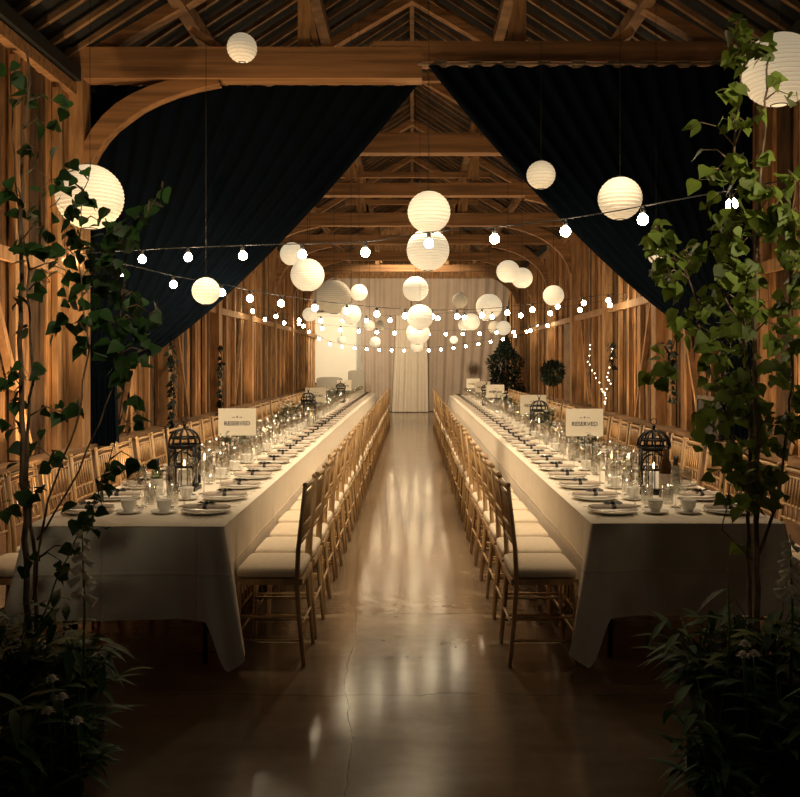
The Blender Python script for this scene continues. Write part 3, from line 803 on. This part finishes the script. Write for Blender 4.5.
Bp=[P(78,264,7.4),P(130,274,7.55),P(177,285,7.75),P(225,293,8.0),P(266,301,8.6),P(345,311,9.4),P(416,316,10.2),P(480,315,11.0),P(545,308,11.7),P(603,300.6,12.2),P(636,299,12.6)]
festoon(Bp,.45,'festoon string from behind the left sapling to the right wall',start=.35)
Cp=[P(240,308,15.6),P(294,319.5,15.3),P(333,320.5,14.9),P(396,320,14.3),P(442,318,13.8),P(508,316,13.3),P(562,312,12.9),P(611,305,12.5),P(634,303,12.3)]
festoon(Cp,.46,'third festoon string from the near end, just above the middle lanterns',big=False)
Dp=[P(252,317,16.9),P(304,326,17.2),P(343,330,17.5),P(397,333,17.9),P(445,334,18.3),P(490,333,18.6),P(532,330,18.8),P(556,322,18.8)]
festoon(Dp,.38,'fourth festoon string from the near end, nearly level',big=False)
Ep=[P(291,318,22),P(325,342,22),P(355,348,22),P(398,350.5,22),P(434,350,21.9),P(473,345,21.8),P(515,336,21.6),P(545,323,21.3)]
festoon(Ep,.31,'farthest and lowest festoon string, sagging before the end drapes',big=False)

# ---------------------------------------------------------------- greenery
def inst(mb,name,m,parent): return mb.build(name,m,parent)
def sapling(base, stems, clusters, D, seed, label, lmat, leafL=.062, nper=7):
    rr=random.Random(seed)
    t=empty('birch_sapling',base,label=label,cat='tree')
    off=-Vector(base)
    segs=[]
    for n_,st in enumerate(stems):
        pts=[P(x,y,D+dd) for x,y,dd in st[0]]
        if n_<st[1]: pass
        # subdivide w/ wobble
        dense=[]
        for a,b_ in zip(pts,pts[1:]):
            for k in range(5):
                q=a.lerp(b_,k/5)+Vector((rr.uniform(-.006,.006),rr.uniform(-.006,.006),0)); dense.append(q)
        dense.append(pts[-1]); r0=st[2]
        mb=MB(); mb.tube([p+off for p in dense],[r0*(1-.75*i/len(dense)) for i in range(len(dense))],7); mb.build('trunk' if n_==0 else 'branch',M['bark'],t)
        segs+=dense
    lf=MB(); tw=MB()
    for (x,y,r,n) in clusters:
        c=P(x,y,D+rr.uniform(-.16,.16))
        # twig to nearest stem point
        near=min(segs,key=lambda q:(q-c).length+max(0,q.z-c.z)*.5)
        mid=(near+c)/2+Vector((0,0,.03))
        tw.tube([near+off,mid+off,c+off],[.004,.003,.0015],4)
        rad=r/F*D
        for k in range(n):
            o=Vector((rr.gauss(0,.5),rr.gauss(0,.5),rr.gauss(0,.5)))*rad
            p=c+o; a=rr.uniform(0,2*PI); d=Vector((math.cos(a)*.7,math.sin(a)*.7,rr.uniform(-1.1,.0)))
            up=Vector((rr.uniform(-.6,.6),rr.uniform(-1,.2),rr.uniform(.1,1)))
            L=leafL*rr.uniform(.65,1.25)
            tw.tube([c+off,p+off],[.0012,.0008],3,cap=False)
            lf.leaf(p+off,d,up,L,L*.92)
    lf.add(tw.v,tw.f,1,True); lf.build('foliage',[lmat,M['bark']],t)
    return t
rr=random.Random(11)
LC=[(15,68,14,6),(32,98,16,8),(48,125,14,6),(60,105,10,4),(35,150,14,6),(50,180,14,6),(14,190,14,6),(30,215,14,6),(22,245,14,7),(68,172,12,6),(82,190,12,6),(72,215,16,9),(76,238,16,9),(92,252,14,7),(58,252,14,6),(45,228,12,5),(100,222,12,6),(118,228,8,3),(135,222,10,6),(133,240,8,4),(150,205,7,4),(163,190,5,3),(105,240,14,8),(114,266,12,7),(100,292,14,8),(80,292,14,7),(70,325,12,6),(86,322,10,5),(112,322,16,9),(132,318,14,8),(152,314,14,8),(30,330,10,4),(18,300,12,5),(50,282,12,5),(8,372,14,7),(30,378,14,7),(16,396,12,6),(62,412,12,6),(80,405,8,3),(110,350,14,8),(122,362,14,7),(140,332,14,7),(150,352,12,6),(130,400,12,6),(125,422,12,6),(120,372,10,4),(133,458,12,6),(104,482,12,7),(94,502,12,6),(112,470,10,5),(84,516,10,5),(26,450,14,7),(50,456,10,4),(30,488,12,6),(8,512,10,4),(74,546,10,4),(92,530,10,5),(60,560,12,5),(30,560,10,4),(12,430,12,5),(95,275,14,8),(120,290,14,8),(100,315,12,6),(140,300,10,6),(65,270,12,5),(88,340,10,5)]
LS=[([(30,690,0),(28,600,0),(24,500,.02),(22,400,.03),(20,300,.0),(21,200,-.02),(24,130,0),(30,80,0),(28,50,0)],0,.014),
    ([(36,690,.05),(34,560,.06),(26,470,.02),(32,380,.0),(28,270,.05),(15,180,.1),(10,70,.12)],0,.009),
    ([(33,600,0),(48,500,-.05),(75,430,-.05),(90,350,0),(78,260,.02),(82,200,0),(95,150,0)],0,.005),
    ([(38,540,0),(80,470,0),(112,390,0),(120,310,0),(128,250,0),(162,188,0)],0,.0045),
    ([(32,650,.1),(60,570,0),(92,510,0),(110,460,0),(128,400,0)],0,.004)]
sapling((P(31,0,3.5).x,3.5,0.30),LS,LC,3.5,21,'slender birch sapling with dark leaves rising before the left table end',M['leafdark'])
RC=[]
def inreg(x,y):
    if y<25: return False
    if y<150: return 728<x<758+8*math.sin(y*.05)
    if y<230: return 706+ (230-y)*.15<x<802
    if y<280: return 645+(280-y)*.25<x<802
    if y<340: return 662+(y-280)*.25<x<802
    if y<430: return 700<x<802
    if y<520: return 708+(y-430)*.12<x<(790-(y-430)*.2)
    return False
n=0
while n<150:
    x=rr.uniform(640,802); y=rr.uniform(20,520)
    if inreg(x,y): RC.append((x,y,11,6)); n+=1
RC+=[(742,25,8,4),(738,45,8,5),(733,62,6,3),(700,122,3,2),(652,232,8,5),(665,238,8,5),(650,250,6,3),(668,362,10,6),(655,345,8,4),(660,380,8,5),(645,375,4,2),(740,545,8,4),(707,345,10,5),(712,200,8,5),(706,170,6,3),(718,168,6,3),(730,500,12,8),(722,470,14,9),(740,455,14,9),(770,490,10,4),(775,80,8,3),(768,55,6,2),(790,95,8,3),(700,150,2,1),(690,265,14,8),(715,300,16,9),(735,270,16,9),(700,320,14,8)]
RS=[([(757,690,0),(757,620,0),(756,540,0),(758,450,.02),(755,350,0),(757,260,0),(760,180,.03),(765,110,.04),(768,60,.04)],0,.014),
    ([(748,690,.06),(750,600,.06),(747,500,.05),(752,400,.08),(740,300,.05),(730,200,.05),(738,110,.03),(742,20,.03)],0,.010),
    ([(757,520,0),(730,430,-.04),(705,350,-.03),(690,280,0),(660,235,0)],0,.006),
    ([(757,560,0),(782,480,0),(792,380,.0),(790,260,0),(795,180,0)],0,.007),
    ([(752,560,0),(722,530,-.03),(732,480,-.05),(735,420,-.05)],0,.004),
    ([(745,330,0),(720,290,.0),(675,335,0),(662,385,0)],0,.005)]
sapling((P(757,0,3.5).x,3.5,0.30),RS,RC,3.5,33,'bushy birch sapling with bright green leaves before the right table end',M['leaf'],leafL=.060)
# climbing tendril leaves hanging on walls and wall greenery
def garland(px,py0,py1,D,s,label,lights=False):
    a=P(px,py0,D); c=P(px,py1,D)
    x=s*(W-.24)
    D=x/((px-CX)/F); a=P(px,py0,D); c=P(px,py1,D)
    t=empty('ivy_garland',a,label=label,cat='garland'); lf=MB(); st=MB(); st.tube([(0,0,0),(.02*-s,.02,(c.z-a.z)/2),(0,0,c.z-a.z)],.008,5)
    n=int(abs(c.z-a.z)*90)
    for k in range(n):
        v=rr.random(); r=.09*(1-.4*v); p=Vector((-s*abs(rr.gauss(0,.4))*r+s*.02,rr.gauss(0,.6)*r,(c.z-a.z)*v)); b_=rr.uniform(0,6.28)
        lf.leaf(p,(math.cos(b_),math.sin(b_),-.7),(-s,0,.6),rr.uniform(.06,.10),.06)
    st.build('stem',M['bark'],t); lf.build('foliage',M['evergreen'],t); return t
garland(172,338,432,0,-1,'dark ivy garland on the left wall just right of the curtain tail')
garland(221,345,418,0,-1,'dark narrow ivy garland farther along the left wall')
garland(672,340,400,0,1,'dark ivy garland on the right wall beside the sapling')
garland(612,342,372,0,1,'dark ivy garland on the right wall beside the fairy lights')
# fairy-light strand on the right wall
t=empty('fairy_lights',(W-.15,13,1.2),label='curling strand of tiny white fairy lights on the right plank wall',cat='fairy lights')
D_=(W-.12)/((603-CX)/F); w=MB(); fb=MB()
for strand in ([(592,345),(590,360),(596,375),(603,388),(608,400),(606,408)],[(615,348),(612,362),(609,376),(612,385),(604,398)]):
    pts=[]
    for x,y in strand:
        d=(W-.12)/((x-CX)/F); pts.append(P(x,y,d)-Vector((W-.15,13,1.2)))
    w.tube(pts,.004,4)
    for a,b_ in zip(pts,pts[1:]):
        for k in range(3):
            p=a.lerp(b_,k/3)+Vector((-.03,rr.uniform(-.06,.06),rr.uniform(-.03,.03))); fb.ball(p,.009,6,4)
w.build('wire',M['wire'],t); M['tiny']=mat('tiny_bulb',(1,.9,.7),emit=(1,.85,.6),estr=9); fb.build('tiny_bulbs',M['tiny'],t)
# potted dark tree and topiary far right
def tree(loc,h,rx,label,ball=False):
    t=empty('potted_topiary' if ball else 'potted_evergreen',loc,label=label,cat='potted tree')
    b=MB(); b.lathe([(0,0),(.16,0),(.20,.34),(.18,.34),(.17,.30),(0,.30)],18); b.build('pot',M['pot'],t)
    b=MB(); b.tube([(0,0,.28),(0.02,0,h*.8)],[.03,.015],7); b.build('trunk',M['bark'],t)
    lf=MB()
    for k in range(3600 if not ball else 700):
        if ball:
            v=Vector((rr.gauss(0,1),rr.gauss(0,1),rr.gauss(0,1))).normalized()*rx*rr.uniform(.75,1.05); p=v+Vector((0,0,h-rx))
        else:
            z=rr.uniform(.42,h); q=(z-.42)/(h-.42); r=rx*min(1,(1-q)*2.6+.15)*rr.uniform(.5,1.05)*(1+.15*math.sin(z*9)); a=rr.uniform(0,6.28); p=Vector((r*math.cos(a),r*math.sin(a),z)); v=p-Vector((0,0,z))
        lf.leaf(p,v+Vector((0,0,rr.uniform(-.4,.5))),(rr.uniform(-1,1),rr.uniform(-1,1),1),rr.uniform(.07,.12),.04,heart=False)
    lf.build('foliage',M['evergreen'],t); return t
tree((2.38,22.5,0),P(0,340,22.5).z,.40,'large dark evergreen tree at the far right corner by the drape')
t=tree((2.58,16.2,0),P(0,363,16.2).z,.18,'round dark topiary ball against the right wall past the wall chairs',True)

# doors / pale tall panel on the right wall, framed pictures
D_=(W-.1)/((568-CX)/F)
b=MB(); b.box((W-.10,D_-.45,.80),(W-.02,D_+.45,2.28)); o=b.build('wall_panel',M['brick']); tag(o,'tall pale wooden panel on the right wall beside the topiary','panel')
def picture(px,py0,py1,wd,label,tilt=0):
    D=(W-.22)/((px-CX)/F); zt=P(px,py0,D).z; zb=max(.803,P(px,py1,D).z)
    t=empty('framed_picture',(W-.16,D,zb),label=label,cat='picture'); h=zt-zb
    f=MB()
    for a,b_ in (((0,-wd/2,0),(0,wd/2,0)),((0,-wd/2,h),(0,wd/2,h))): f.bar(a,b_,.03,.04)
    for y in (-wd/2,wd/2): f.bar((0,y,-.02),(0,y,h+.02),.04,.03,up=(1,0,0))
    f.build('frame',M['frame'],t)
    c=MB(); c.box((-.004,-wd/2,.01),(.01,wd/2,h-.01)); c.build('panel',M['slate'],t)
    g=MB(); 
    pts=[(-.008,wd*.30*math.cos(PI*k/10),h*.45+h*.32*math.sin(PI*k/10)) for k in range(11)]; pts=[(-.008,wd*.30,h*.12)]+pts+[(-.008,-wd*.30,h*.12)]
    g.tube(pts,.012,5); g.build('arched_motif',M['pot'],t)
    t.location.z+=.02
picture(702,400,442,.62,'grey picture with a dark arched motif, standing on the right sill behind the sapling')

# ---------------------------------------------------------------- planters and low flowers at the saplings' feet
def planter(x,y,label):
    t=empty('planter',(x,y,0),label=label,cat='planter')
    b=MB(); b.lathe([(0,0),(.23,0),(.27,.02),(.30,.30),(.28,.30),(.26,.26),(0,.26)],24); b.build('pot',M['pot'],t)
    b=MB(); b.lathe([(0,.285),(.262,.27)],24); b.build('soil',M['soil'],t)
xl=P(31,0,3.5).x; xr=P(757,0,3.5).x
planter(xl,3.5,'dark round planter at the foot of the left birch sapling')
planter(xr,3.5,'dark round planter at the foot of the right birch sapling')
def clump(px,py,D,size,label,seed,n=24,m='leafdark',z0=None):
    r_=random.Random(seed); p=P(px,py,D); base=Vector((p.x,D,.0 if z0 is None else z0))
    t=empty('leafy_plant',base,label=label,cat='plant'); lf=MB(); st=MB(); H=p.z-base.z
    for k in range(n):
        a=r_.uniform(0,6.28); sp=r_.uniform(.2,1)*size; h=H*r_.uniform(.25,1.0)
        e=Vector((sp*math.cos(a)*.7,sp*math.sin(a)*.6,h)); st.tube([(0,0,0),(e.x*.4,e.y*.4,h*.6),e],[.004,.003,.002],4)
        for j in range(5):
            b_=r_.uniform(0,6.28); q=e*(.55+.45*j/4); q.z=h*(.35+.65*j/4)
            d=Vector((math.cos(b_),math.sin(b_),r_.uniform(-.3,.9))); lf.leaf(q,d,(0,0,1),r_.uniform(.08,.17)*size/.25,.035*size/.25,heart=False,bend=.5)
    st.build('stem',M[m],t); lf.build('foliage',M[m],t); return t
Z0=.28
clump(20,600,3.45,.28,'dark leafy plant around the left sapling trunk',1,z0=Z0)
clump(80,625,3.38,.25,'long leaved dark plant right of the left sapling, beside the foxglove',2,z0=Z0)
clump(72,680,3.1,.26,'low dark plant spreading over the floor at the front of the left planter',3,z0=0)
clump(15,690,3.0,.26,'low dark plant at the bottom left corner of the picture',4,z0=0)
clump(700,615,3.42,.26,'leafy green plant left of the right sapling trunk',5,z0=Z0)
clump(770,590,3.45,.28,'tall leafy green plant right of the right sapling trunk',6,z0=Z0)
clump(715,690,3.1,.26,'low dark plant spreading at the front of the right planter',7,z0=0)
clump(785,670,3.1,.26,'low dark plant at the lower right edge of the picture',8,z0=0)
def foxglove(px,ptop,pmid,D,label,seed,bells=16):
    r_=random.Random(seed); top=P(px,ptop,D); mid=P(px,pmid,D); base=Vector((top.x,D,Z0))
    t=empty('foxglove',base,label=label,cat='flower'); st=MB(); st.tube([(0,0,0),(.01,0,(top.z-Z0)*.5),(0,0,top.z-Z0)],[.006,.005,.002],6)
    for k in range(8):
        a=r_.uniform(0,6.28); st.leaf((0,0,.05+.03*k),(math.cos(a),math.sin(a),.5),(0,0,1),.14,.04,heart=False,bend=.4)
    st.build('stem',M['leaf'],t); fl=MB()
    for k in range(bells):
        v=k/bells; z=mid.z-Z0+(top.z-mid.z)*v; a=k*2.4; sz=.034*(1-.55*v)
        c=Vector((.008*math.cos(a),.008*math.sin(a),z)); d=Vector((math.cos(a)*.8,math.sin(a)*.8,-.55)).normalized()
        pts=[c+d*sz*t_ for t_ in (0,.3,.9,1.5)]; fl.tube(pts,[sz*.15,sz*.36,sz*.45,sz*.62],8,cap=False)
    fl.build('bell_flower',M['petal'],t)
foxglove(82,525,595,3.30,'white foxglove spike beside the left sapling',1)
foxglove(790,535,592,3.30,'white foxglove spike at the right edge of the picture',2)
foxglove(727,560,650,3.30,'thin green budding spike left of the right sapling trunk',3,bells=0)
def rose(px,py,D,label,r=.022,seed=0):
    p=P(px,py,D); z0=0.0 if p.y<3.2 else Z0; z0=min(z0,p.z-.03); t=empty('white_blossom',(p.x,D,z0),label=label,cat='flower'); st=MB(); st.tube([(.02,0,0),(.01,0,(p.z-z0)*.6),(0,0,p.z-z0)],.003,5); st.build('stem',M['leafdark'],t)
    fl=MB(); c=Vector((0,0,p.z-z0))
    for ring,(nn,el,ll) in enumerate(((6,.1,1.3),(5,.7,1.1),(4,1.6,.9))):
        for k in range(nn):
            a=2*PI*k/nn+ring; fl.leaf(c,(math.cos(a),math.sin(a),el),(0,0,1),r*ll,r*.9)
    fl.ball(c+Vector((0,0,r*.3)),r*.6,8,6); fl.build('petals',M['petal'],t)
for a in ((52,680,3.05,'cream blossom nearest the left sapling trunk, highest of four'),(62,698,3.0,'cream blossom right of the left trunk, second highest'),(77,722,2.95,'largest cream blossom low at the left'),(48,712,2.95,'small cream blossom lowest beside the left trunk'),
          (745,645,3.15,'cream blossom left of the right trunk, highest of three'),(754,655,3.12,'cream blossom just right of the highest one by the right trunk'),(743,656,3.1,'cream blossom lowest by the right trunk')): rose(*a)

# ---------------------------------------------------------------- lights
def light(kind,loc,power,col=(1,.66,.36),size=.1,rot=None,spot=None,name='lamp',sizey=None):
    l=bpy.data.lights.new(name,kind); l.energy=power; l.color=col
    if kind=='POINT': l.shadow_soft_size=size
    if kind=='AREA':
        l.size=size
        if sizey: l.shape='RECTANGLE'; l.size_y=sizey
    if kind=='SPOT': l.spot_size=math.radians(spot or 90); l.spot_blend=.8; l.shadow_soft_size=size
    o=bpy.data.objects.new(name,l); C.objects.link(o); o.location=loc
    if rot is not None: o.rotation_euler=rot
    return o
WARM=(1,.64,.31); CREAM=(1,.77,.49)
# wall uplighters standing behind the chairs
for s,ys in ((-1,(5.2,6.8,9.6,12.6,16.0,20.5)),(1,(6.9,9.6,12.4,15.4,19.5))):
    for k,y in enumerate(ys):
        e=(190 if k<2 else 30 if k<4 else 60) if s<0 else (60 if k<1 else 50)
        o=light('SPOT',(s*2.62,y,.5),e,WARM,.06,rot=(math.radians(180),math.radians(-s*8),0),spot=120,name='wall_uplighter')
# far end wash
light('SPOT',(0,22.5,3.7),1000,CREAM,.2,rot=(math.radians(68),0,0),spot=110,name='stage_lamp')
light('SPOT',(-2.3,24.8,3.3),260,(1,.86,.62),.15,rot=(math.radians(60),0,0),spot=90,name='stage_lamp')
# fill spots added above tables and aisle to brighten them, no fixtures
for y in (9.4,13.6,17.8): light('SPOT',(0,y,4.0),480,CREAM,.15,rot=(0,0,0),spot=130,name='overhead_fill')
for x in (-1.25,1.25): light('SPOT',(x,5.15,4.75),560,CREAM,.12,rot=(math.radians(24),0,0),spot=74,name='overhead_fill')
def aim(a,b): return (Vector(b)-Vector(a)).to_track_quat('-Z','Y').to_euler()
for a,b_,pw,an in (((2.6,1.5,3.3),(1.35,3.5,2.25),260,30),((-.2,1.2,3.4),(-1.4,3.5,2.1),90,36),((.6,6.2,3.6),(1.3,3.5,2.2),60,40)):
    light('SPOT',a,pw,(1,.84,.55),.12,rot=aim(a,b_),spot=an,name='sapling_fill')  # added spots that brighten the sapling leaves, no fixtures modelled
light('POINT',(1.1,.9,3.5),9,(1,.78,.55),.15,name='front_fill')  # unseen fill light added near the camera to lift the foreground
wld=bpy.data.worlds.new('night'); bpy.context.scene.world=wld; wld.use_nodes=True
bg=wld.node_tree.nodes['Background']; bg.inputs[0].default_value=(.25,.5,.55,1); bg.inputs[1].default_value=.018

# ---------------------------------------------------------------- camera
cam=bpy.data.cameras.new('camera'); co=bpy.data.objects.new('camera',cam); C.objects.link(co)
co.location=(0,0,CH); co.rotation_euler=(PI/2,0,0); cam.sensor_width=36; cam.lens=F/800*36
cam.shift_x=-(CX-400)/800; cam.shift_y=(CY-398.5)/800; cam.clip_start=.05
sc=bpy.context.scene; sc.camera=co
sc.view_settings.view_transform='Standard'; sc.view_settings.look='None'; sc.view_settings.gamma=1; sc.view_settings.exposure=0
sc.view_settings.use_curve_mapping=False
sc.cycles.use_light_tree=True; sc.cycles.max_bounces=6; sc.cycles.transparent_max_bounces=24; sc.cycles.sample_clamp_indirect=4
